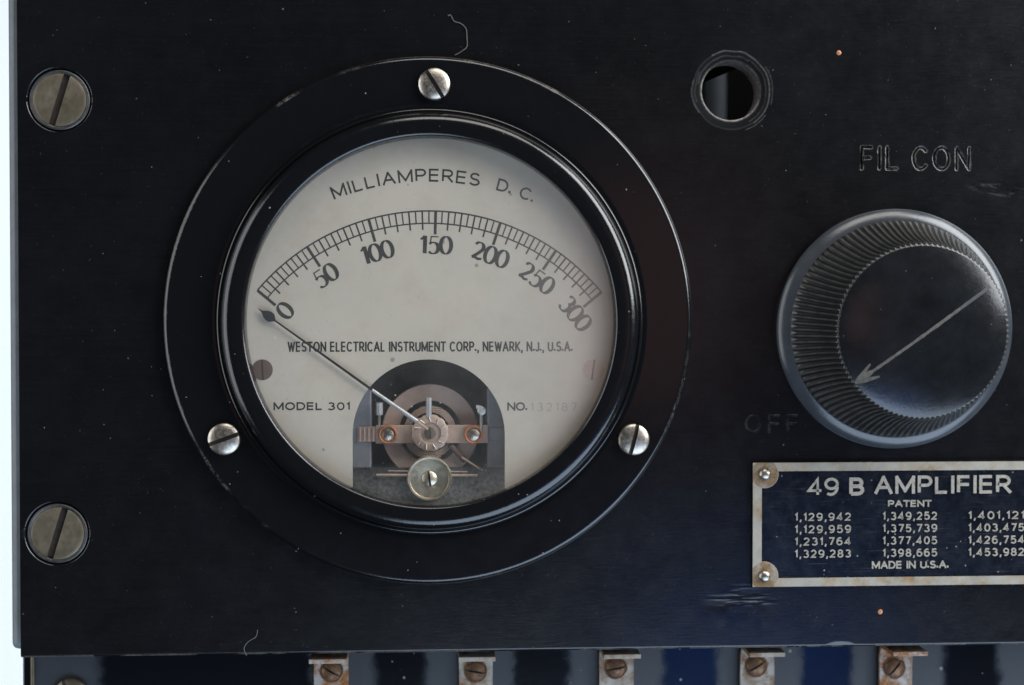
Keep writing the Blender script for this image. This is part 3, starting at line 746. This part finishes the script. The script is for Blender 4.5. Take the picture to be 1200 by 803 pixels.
for t_, k_ in (('0', 0.4), ('50', 10), ('100', 19.9), ('150', 30.2), ('200', 40.1), ('250', 50), ('300', 60)): number(t_, k_)
# curved title
def curved(px_a, px_b, rpx, hpx, txt, gap):
    Rb = (rpx-hpx/2)*kd
    aa = math.degrees(math.acos((px_a-504)/(rpx))); ab = math.degrees(math.acos((px_b-504)/(rpx)))
    L_ = R(aa-ab)*Rb
    def mf(x, y):
        t = R(aa)-x/Rb; r_ = Rb+y; return (PV[0]+r_*math.cos(t), PV[1]+r_*math.sin(t))
    b = MB(); lettering(b, txt, 0, L_, 0, (hpx+1)*kd, 2.2*kd, za, .02, gap, mf); b.build('lettering', M['ink'], dial, smooth=False)
curved(390, 563, 304, 14.2, 'MILLIAMPERES', .31)
curved(583, 627, 304.5, 13.6, 'D. C.', .27)
def straight(txt, a_, c_, yt, yb2, sw, gap, xs=1.0, mat='ink', parent=None, name='lettering'):
    x0, y0 = DP(a_, yb2); x1, _ = DP(c_, yb2); h = (yb2-yt)*kd
    b = MB(); lettering(b, txt, x0, x1, y0, h, sw*kd, za, .02, gap, xs=xs); b.build(name, M[mat], parent or dial, smooth=False)
straight('WESTON ELECTRICAL INSTRUMENT CORP., NEWARK, N.J., U.S.A.', 337, 671, 400.5, 412.5, 1.85, .21, .60)
straight('MODEL', 320.5, 378, 471.5, 481, 1.9, .33, 1.1); straight('301', 384, 410, 471.5, 481, 1.7, .33, 1.1)
straight('NO.', 594.5, 618, 471.5, 481.5, 1.8, .25, 1.1)
straight('132187', 622, 676, 472, 482, 1.2, .5, 1.0, 'ink_faint')
for px, py, lab in ((307.5, 433.5, None), (695, 433.5, None)):
    x, y = DP(px, py); b = MB(); slotted(b, 1.75, lambda q: .14-.06*(q/1.75)**2, .3, .12, 3 if px < 500 else -8, ny=20, slotmat=1)
    b.build('dial_screw', [M['brown'] if px < 500 else M['bridge'], M['slot']], dial, loc=(x, y, DZ))
# movement in the arched opening
mz = -3.0
b = MB(); x0, y0 = P(400, 600, -9); x1, y1 = P(606, 408, -9)
b.box(x0-3, x1+3, y0-6, y1+3, -9.8, -9)
mov = b.build('movement', M['dark_recess'], meter, smooth=False)
def q4(px0, py0, px1, py1, z): 
    a_ = P(px0, py1, z); c_ = P(px1, py0, z); return a_[0], c_[0], a_[1], c_[1]
x0, x1, y0, y1 = q4(410, 455, 435, 549, -2.2); b = MB(); b.box(x0, x1, y0, y1, -7, -2.2, .25); b.build('pole_piece', M['pole'], mov, fixn=True)
x0, x1, y0, y1 = q4(571, 455, 598, 549, -2.2); b = MB(); b.box(x0, x1, y0, y1, -7, -2.2, .25); b.build('pole_piece', M['pole'], mov, fixn=True)
x0, x1, y0, y1 = q4(438, 463, 569, 556, -6); b = MB(); b.box(x0, x1, y0, y1, -9, -6, .2); b.build('frame', M['brown'], mov, fixn=True)
cx_, cy_ = P(504, 506, -4)
b = MB(); b.lathe([(37*kd, -6), (37*kd, -4.3), (38*kd, -4.1), (57*kd, -4.1), (58*kd, -4.4), (58*kd, -6)], 96, cx_, cy_); b.build('magnet_ring', M['copper'], mov)
b = MB(); b.lathe([(.01, -5.2), (36*kd, -5.2)], 64, cx_, cy_); b.build('core', M['brown'], mov)
x0, x1, y0, y1 = q4(440, 498, 572, 520, -1.8)
b = MB(); b.box(x0, x1, y0, y1, -2.5, -1.8, .15); bridge = b.build('bridge', M['bridge'], mov, fixn=True)
x0, x1, y0, y1 = q4(418, 500, 441, 518, -1.9); b = MB(); b.box(x0, x1, y0, y1, -2.6, -2.0, .15)
for k in range(4):
    xx = x0+.5+k*.75; b.box(xx, xx+.25, y0+.1, y1-.1, -2.0, -1.5)
b.build('coil_terminal', M['bridge'], mov, fixn=True)
x0, x1, y0, y1 = q4(573, 501, 592, 516, -1.9); b = MB(); b.box(x0, x1, y0, y1, -2.6, -2.0, .15); b.build('coil_terminal', M['pole'], mov, fixn=True)
for px, py in ((454.5, 509.5), (555, 509.5)):
    x, y = P(px, py, -1); b = MB(); b.lathe([(11.3*kd, -1.8), (11.3*kd, -1.0), (10*kd, -.8), (8.6*kd, -1.0), (8.4*kd, -1.7)], 40, x, y); b.build('collar', M['orange'], mov)
    b = MB(); slotted(b, 8.2*kd, lambda q: -.9-.25*q*q, .12, .12, 70, cx=x, cy=y, z0=-1.8, ny=14, nx=4); b.build('bridge_screw', M['nickel'], mov)
# hub with spring arms
hx_, hy_ = P(504, 508, 0)
b = MB(); rows = []
n = 96
for rr_, zz in ((22*kd, -1.7), (22*kd, -.5), (20.5*kd, -.35), (13*kd, -.3), (12*kd, -.6), (7*kd, -.6)):
    rows.append([(hx_+(rr_*(1-.035*(math.cos(12*2*math.pi*k/n) > .2)*(rr_ > 20*kd)))*math.cos(2*math.pi*k/n), hy_+(rr_*(1-.035*(math.cos(12*2*math.pi*k/n) > .2)*(rr_ > 20*kd)))*math.sin(2*math.pi*k/n), zz) for k in range(n)])
b.grid(rows, closed=True); b.build('hub', M['bridge'], mov)
b = MB(); slotted(b, 6.8*kd, lambda q: -.1-.2*q*q, .16, .2, 5, cx=hx_, cy=hy_, z0=-.6, ny=14, nx=4, slotmat=1); b.build('pivot_screw', [M['nickel_dull'], M['slot']], mov)
for k in range(11):
    t = R(20+k*33); r0, r1 = 13.5*kd, 19.5*kd
    b = MB(); b.tube([(hx_+r0*math.cos(t), hy_+r0*math.sin(t), -.22), (hx_+r1*math.cos(t+.12), hy_+r1*math.sin(t+.12), -.15)], .09, 6); b.build('spoke', M['silver'], mov)
b = MB(); sp_ = []
for k in range(120):
    t = k*.36; r_ = (24+8*k/120)*kd; sp_.append((hx_+r_*math.cos(t), hy_+r_*math.sin(t), -2.9))
b.tube(sp_, .07, 5); b.build('hair_spring', M['copper'], mov)
def pin(pts, r_, name, mat):
    b = MB(); b.tube([(*P(px, py, z), z) for px, py, z in pts], r_, 12); return b.build(name, M[mat], mov)
pin([(502.5, 489, -.6), (502.5, 466, -.5)], .52, 'pin', 'silver')
pin([(444.5, 500, -1), (444.5, 484, -.8)], .25, 'wire_post', 'nickel'); pin([(444.5, 486, -.7), (444.5, 472, -.5)], .62, 'wire_tip', 'silver')
pin([(564, 505, -1), (564, 484, -.8)], .3, 'wire_post', 'nickel'); pin([(566, 484, -.8), (562, 477, -.6), (558, 477, -.6)], .42, 'wire_hook', 'silver')
x, y = P(564.5, 481.5, -.4); b = MB(); b.lathe([(.75, -.9), (.75, -.4), (.5, -.25), (.3, -.4)], 24, x, y); b.build('wire_eye', M['silver'], mov)
pin([(528, 522, -2.4), (545, 540, -3.4)], .55, 'stop_arm', 'brown'); pin([(541, 536, -2.6), (566, 552, -2.8)], .2, 'wire', 'bridge')
pin([(441, 557, -3), (560, 557.5, -3)], .28, 'lower_wire', 'bridge'); pin([(455, 552, -3), (548, 553, -3)], .12, 'lower_wire', 'copper')
x0, x1, y0, y1 = q4(408, 549, 600, 610, -1.5); b = MB(); b.box(x0, x1, y0-3, y1, -8.5, -3.6); b.build('lower_plate', M['recess_dust'], mov)
# needle
NZ = 2.3
tip = P(301.5, 361, NZ); bl = P(321, 374.5, NZ); ml = P(436, 457, NZ); en = P(489, 494, NZ-.3)
b = MB(); d = (Vector(en)-Vector(tip)).normalized(); nn = Vector((-d.y, d.x)); T0 = Vector(tip)
out_ = [(0, 0), (1.0, .18), (1.75, .68), (2.35, .86), (2.95, .78), (3.35, .42), (3.7, .14)]
pts = [T0+d*a_+nn*w_ for a_, w_ in out_]+[T0+d*a_-nn*w_ for a_, w_ in out_[:0:-1]]
b.ngon([(p.x, p.y) for p in pts][::-1], NZ, NZ+.12)
T1 = T0+d*3.5; b.ribbon([(T1.x, T1.y), ml], [.30, .46], NZ+.02, .12)
needle = b.build('needle', M['pointer'], meter, smooth=False, fixn=True)
b = MB(); b.tube([(*ml, NZ+.05), (*en, NZ-.3)], [.3, .42], 12); b.build('needle_tube', M['silver'], needle)
b = MB(); b.tube([(*en, NZ-.3), (*P(501, 503, 0), 0)], [.3, .2], 8); b.build('needle_root', M['copper'], needle)
# zero adjuster on the glass
ax_, ay_ = P(503.2, 561, 4.2); b = MB(); r = 26*K(503, 561, 4.2)
b.lathe([(r*1.02, 3.31), (r*1.02, 4.2), (r*.97, 4.5), (r*.9, 4.45), (r*.86, 4.15), (r*.45, 4.05), (r*.36, 4.0), (.01, 3.95)], 96, ax_, ay_)
adj = b.build('zero_adjuster', M['brass'], meter)
b = MB(); slotted(b, r*.34, lambda q: 4.5-.25*q*q, .36, .35, 8, cx=ax_, cy=ay_, z0=4.0, ny=16, nx=5, slotmat=1); b.build('slot_screw', [M['brass'], M['slot']], adj)

# ---------------------------------------------------------------- knob
kx, ky = P(1050, 385.5, 1.5)
knob = empty('control_knob', (kx, ky, 0), 'black fluted control knob with arrow mark below the FIL CON engraving', 'knob')
knob.rotation_euler = (R(90-1.6), 0, 0)
knob.rotation_euler = (R(90+1.2), 0, 0)
b = MB()
pr = [(19.9, -.3), (20.55, .15), (20.75, .5), (20.8, .8), (20.74, 1.08), (20.6, 1.3), (20.3, 1.58), (19.95, 1.82), (19.6, 2.02), (19.2, 2.19), (18.9, 2.29), (18.5, 2.35), (17.8, 2.2)]
b.lathe(pr, 240); b.build('skirt', M['knob'], knob, ang=70)
NF = 102; n = NF*10; rows = []
def kr(s_): return 14.55+4.25*(1-s_)**1.75
ks = [0, .015, .035, .06, .09, .13, .18, .25, .33, .42, .52, .62, .72, .82, .9, .955, .985, 1.0]
zt = 14.6
for i, s_ in enumerate(ks):
    z = 2.15+(zt-2.15)*s_; r0 = kr(s_)
    amp = .36*min(1, max(0, (s_-.01)/.07))*(1 if s_ < .97 else .75)
    row = []
    for k in range(n):
        t = 2*math.pi*k/n; ph = (k % 10)/10.0; c_ = .5+.5*math.cos(2*math.pi*ph)
        g_ = 1-c_**1.6
        row.append(((r0-amp*g_)*math.cos(t), (r0-amp*g_)*math.sin(t), z))
    rows.append(row)
for rr_, zz, am in ((14.42, zt+.22, .2), (14.2, zt+.36, .1), (13.95, zt+.42, .0)):
    row = []
    for k in range(n):
        t = 2*math.pi*k/n; ph = (k % 10)/10.0; g_ = 1-(.5+.5*math.cos(2*math.pi*ph))**1.6
        row.append(((rr_-am*g_)*math.cos(t), (rr_-am*g_)*math.sin(t), zz))
    rows.append(row)
b.v = []; b.f = []; b.m = []
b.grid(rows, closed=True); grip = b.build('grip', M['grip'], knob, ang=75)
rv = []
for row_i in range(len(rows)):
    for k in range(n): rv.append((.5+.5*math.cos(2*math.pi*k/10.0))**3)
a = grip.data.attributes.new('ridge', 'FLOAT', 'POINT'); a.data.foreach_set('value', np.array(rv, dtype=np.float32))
SAG = 1.3
def capz(r_): return zt+.43+1.0*(1-(r_/13.95)**2)+.20*(1-(r_/13.95)**7)
b = MB(); rows = [(13.95-13.94*(k/40.0)**1.4, 0) for k in range(41)]
b.lathe([(r_, capz(r_)-.0) for r_, _ in rows], 120); b.build('cap', M['cap'], knob, ang=80)
# arrow, in knob coordinates
Rk = Matrix.Rotation(R(1.2), 3, 'X')
def KP(px, py):
    z = zt+1.0; q_ = P(px, py, z); return (q_[0]-kx, q_[1]-ky+.35)
zfc = lambda x, y: capz(min(math.hypot(x, y), 13.9))
def sub(a_, c_, n_=24): return [(a_[0]+(c_[0]-a_[0])*k/n_, a_[1]+(c_[1]-a_[1])*k/n_) for k in range(n_+1)]
ta, tm, tb = KP(1022, 436), KP(1128, 359), KP(1161, 336)
b = MB(); pl = sub(ta, tm); b.ribbon(pl, [.52*(.8+.35*random.random()) for _ in pl], -.03, .05, zfc)
t0 = KP(1003.5, 449.5)
b.ribbon(sub(t0, KP(1020, 427), 8), [.3, .5, .6, .6, .55, .5, .45, .4, .3], -.03, .055, zfc)
b.ribbon(sub(t0, KP(1031, 441.5), 8), [.3, .5, .65, .7, .65, .6, .5, .4, .3], -.03, .06, zfc)
b.ribbon(sub(KP(1008, 446), ta, 8), [.4, .7, 1.0, 1.1, 1.1, 1.0, .9, .8, .7], -.03, .052, zfc)
arrow = b.build('arrow_mark', M['arrow'], knob, smooth=False)
b = MB(); pl = sub(tm, tb, 12); b.ribbon(pl, .55, -.03, .045, zfc); b.build('arrow_tail', M['arrow_worn'], knob, smooth=False, label='worn grey tail end of the arrow line')

# ---------------------------------------------------------------- nameplate
TP = 1.0
nxl, nyt = P(882.5, 542.5, TP); _, nyb = P(882.5, 688.3, TP)
ncx = P(1066.5, 600, TP)[0]; nw = ncx-nxl; ncy = (nyt+nyb)/2; nh_ = (nyt-nyb)/2
plate = empty('nameplate', (ncx, ncy, 0), 'rectangular blue-black nameplate reading 49 B AMPLIFIER below the knob', 'nameplate')
b = MB(); b.box(-nw, nw, -nh_, nh_, 0.02, .7, .06); b.build('plate', M['plate_ground'], plate, fixn=True)
kp = K(960, 610, TP); bw = 10.5*kp; cr = 28*kp
inner = []
# inner outline with concave quarter-round corners around the rivets
rc = 25*kp; ix, iy = nw-bw, nh_-bw*.95
def corner(cx_, cy_, a0_, a1_): return arcpts(cx_, cy_, rc, rc, a0_, a1_, 14)
px_, py_ = nw-13.5*kp, nh_-13*kp
def isect(rx):   # angles where the rivet boss circle meets the inner frame
    return math.degrees(math.asin((py_-iy)/rc*-1)), math.degrees(math.acos((ix-px_)/rc))
rc = 16.5*kp
aA = math.degrees(math.acos(max(-1, min(1, (ix-px_)/rc)))); aB = math.degrees(math.asin(max(-1, min(1, (iy-py_)/rc))))
# upper right boss: from (ix, below) sweep through lower-left to (left, iy)
ur = arcpts(px_, py_, rc, rc, -aA, -(180+aB), 16)
inner = ur + [(-x, y) for x, y in ur[::-1]] + [(-x, -y) for x, y in ur] + [(x, -y) for x, y in ur[::-1]]
inner_ccw = inner
outer = []
for x, y in inner:
    # project to the outer rectangle along the same side
    outer.append((x, y))
def frame(mb, inn, z0, z1):
    bmf = bmesh.new()
    o_ = [(-nw+.02, -nh_+.02), (nw-.02, -nh_+.02), (nw-.02, nh_-.02), (-nw+.02, nh_-.02)]
    vo = [bmf.verts.new((x, y, z1)) for x, y in o_]; vi = [bmf.verts.new((x, y, z1)) for x, y in inn]
    es = [bmf.edges.new((vo[i], vo[(i+1) % 4])) for i in range(4)]+[bmf.edges.new((vi[i], vi[(i+1) % len(vi)])) for i in range(len(vi))]
    bmesh.ops.triangle_fill(bmf, use_beauty=True, use_dissolve=False, edges=es)
    bmf.verts.index_update()
    mb.add([v.co[:] for v in bmf.verts], [tuple(v.index for v in f.verts) for f in bmf.faces]); bmf.free()
    for lp in (o_, inn):
        n_ = len(lp); mb.add([(x, y, z0) for x, y in lp]+[(x, y, z1) for x, y in lp], [(i, (i+1) % n_, (i+1) % n_+n_, i+n_) for i in range(n_)])
b = MB(); frame(b, inner, .69, .95); b.build('border', M['plate_metal'], plate, smooth=False, fixn=True)
for sx_, sy_ in ((-1, 1), (-1, -1), (1, 1), (1, -1)):
    b = MB(); b.ngon([(max(-nw+.08, min(nw-.08, x)), max(-nh_+.08, min(nh_-.08, y))) for x, y in disc_pts(sx_*px_, sy_*py_, rc*.96, 48)], .952, .975); b.build('corner_boss', M['plate_corner'], plate, smooth=False)
    b = MB(); b.lathe([(1.1, .98), (1.08, 1.3), (.9, 1.6), (.6, 1.8), (.3, 1.88), (.01, 1.9)], 32, sx_*px_, sy_*py_); b.build('rivet', M['nickel'], plate)
def ptxt(txt, ax0, ax1, yt0, yb0, sw, gap, xs=1.0, yt1=None, yb1=None):
    x0, y0 = P(ax0, yb0, TP); x1, y1_ = P(ax1, yb0, TP); h = (yb0-yt0)*kp; sw *= .92
    b = MB(); lettering(b, txt, x0-ncx, x1-ncx, y0-ncy, h, sw*kp, .69, .22, gap, xs=xs); b.build('lettering', M['plate_text'], plate, smooth=False)
ptxt('49', 946.5, 983, 560.5, 581.5, 3.4, .22); ptxt('B', 995.5, 1013, 560, 581, 4.6, .2)
ptxt('AMPLIFIER', 1025, 1185.5, 558, 579.5, 3.9, .30)
ptxt('PATENT', 1041, 1092, 586.5, 594.5, 1.9, .28)
for c0, c1, rows_ in ((931.5, 997.5, ('1,129,942', '1,129,959', '1,231,764', '1,329,283')), (1034.5, 1098.5, ('1,349,252', '1,375,739', '1,377,405', '1,398,665')), (1135, 1200.5, ('1,401,121', '1,403,475', '1,426,754', '1,453,982'))):
    for r_, t_ in enumerate(rows_):
        off = {931.5: 0, 1034.5: -1.2, 1135: -2.0}[c0]
        ptxt(t_, c0, c1, 601.6+14.4*r_+off, 611+14.4*r_+off, 1.7, .40)
ptxt('MADE IN U.S.A.', 1022, 1112, 658, 667, 1.9, .27)

# ---------------------------------------------------------------- terminal lugs
lug_px = [(388.5, 787, 0), (557.5, 787, 1), (722, 783, 1), (886.5, 781, 1), (1048.5, 783, 0)]
labs = ['terminal lug thick with orange rust, leftmost along the lower edge of the panel',
        'pale metal terminal lug second from left below the meter with clean face',
        'terminal lug third from left with small yellow-brown stain beside its dark screw',
        'terminal lug below the left edge of the nameplate with rust at its top left',
        'badly corroded terminal lug, rightmost below the nameplate']
TZ = LZ+.9
def lug(i):
    px, py, mt = lug_px[i]
    x, _ = P(px, py, TZ); ytop = cyb-.9 - (.0 if i < 3 else -.9)
    ytop = P(px, [771.5, 769, 766, 764, 763][i], -2.6)[1]
    root = empty('terminal_lug', (x, ytop, TZ), labs[i], 'terminal lug', 'terminal lugs along the lower edge')
    w_ = 3.05; T_ = .72; rb = 2.6; fwdz = 8.4
    path = [(-26, 0)] + [(-rb-.0+rb*math.sin(R(t)), rb-rb*math.cos(R(t))) for t in range(0, 91, 15)]
    path = [(-26, 0), (-rb-2, 0)] + [(-rb+rb*math.sin(R(t)), rb-rb*math.cos(R(t))) for t in range(0, 91, 15)] + [(0, fwdz-.4), (0, fwdz)]
    rnd = random.Random(i+3); rows = []
    n_ = len(path)
    for k, (y, z) in enumerate(path):
        a_ = path[max(k-1, 0)]; c_ = path[min(k+1, n_-1)]; ty, tz = c_[0]-a_[0], c_[1]-a_[1]; l_ = math.hypot(ty, tz); ny, nz = tz/l_, -ty/l_
        ww = w_+(.12 if k > 5 else 0)+rnd.uniform(-.08, .08)
        # nx: towards camera/below is -n
        row = []
        for (sx2, o_) in ((-1, 0), (-.97, .0), (.97, .0), (1, 0), (1, -T_), (.97, -T_), (-.97, -T_), (-1, -T_)):
            row.append((sx2*ww, y+ny*o_, z+nz*o_))
        rows.append(row)
    b = MB(); b.grid(rows, closed=True); b.add(rows[0], [tuple(range(8))]); b.add(rows[-1], [tuple(range(8))[::-1]])
    b.build('strap', M['lug0' if mt == 0 else 'lug1'], root, fixn=True, ang=40)
    sx2, sy2 = P(px, py, TZ+1.0)
    b = MB(); b.lathe([(1.74, .70), (1.78, .80), (1.95, .86), (2.1, .80), (2.12, .70)], 32, sx2-x, sy2-ytop); b.build('washer', M['lugscrew'], root)
    b = MB(); slotted(b, 1.75, dome(1.75, .8, .25), .35, .4, 60+i*20, ny=18, nx=6, slotmat=1)
    b.build('lug_screw', [M['lugscrew'], M['slot']], root, loc=(sx2-x, sy2-ytop, .45))
for i in range(5): lug(i)

# ---------------------------------------------------------------- lint
def fibre(pts, r_, label):
    x0, y0 = P(*pts[0]); q_ = [Vector((*P(px, py), 0))-Vector((x0, y0, 0)) for px, py in pts]
    out_ = []
    for i in range(len(q_)-1):
        for t in range(5):
            u = t/5; a_ = q_[max(i-1, 0)]; b_ = q_[i]; c_ = q_[i+1]; d_ = q_[min(i+2, len(q_)-1)]
            out_.append(.5*((2*b_)+(c_-a_)*u+(2*a_-5*b_+4*c_-d_)*u*u+(3*b_-a_-3*c_+d_)*u**3))
    out_.append(q_[-1])
    out_ = [(v_.x, v_.y, .12+.05*math.sin(k)) for k, v_ in enumerate(out_)]
    b = MB(); b.tube(out_, r_, 5); o = b.build('lint_fibre', M['fibre'], loc=(x0, y0, 0))
    tag(o, label, 'lint', 'lint fibres on the panel')
fibre([(525, 19), (528, 18), (532, 25), (540, 28), (546, 34), (547, 44), (547, 55), (540, 61), (533, 65)], .09, 'thin grey lint fibre above the meter, near its top screw')
fibre([(302, 738), (300, 746), (291, 752), (286, 760), (289, 768)], .07, 'thin pale lint fibre near the panel bottom edge below the meter')

scene.render.engine = 'CYCLES'
scene.render.resolution_x = 1024; scene.render.resolution_y = 685
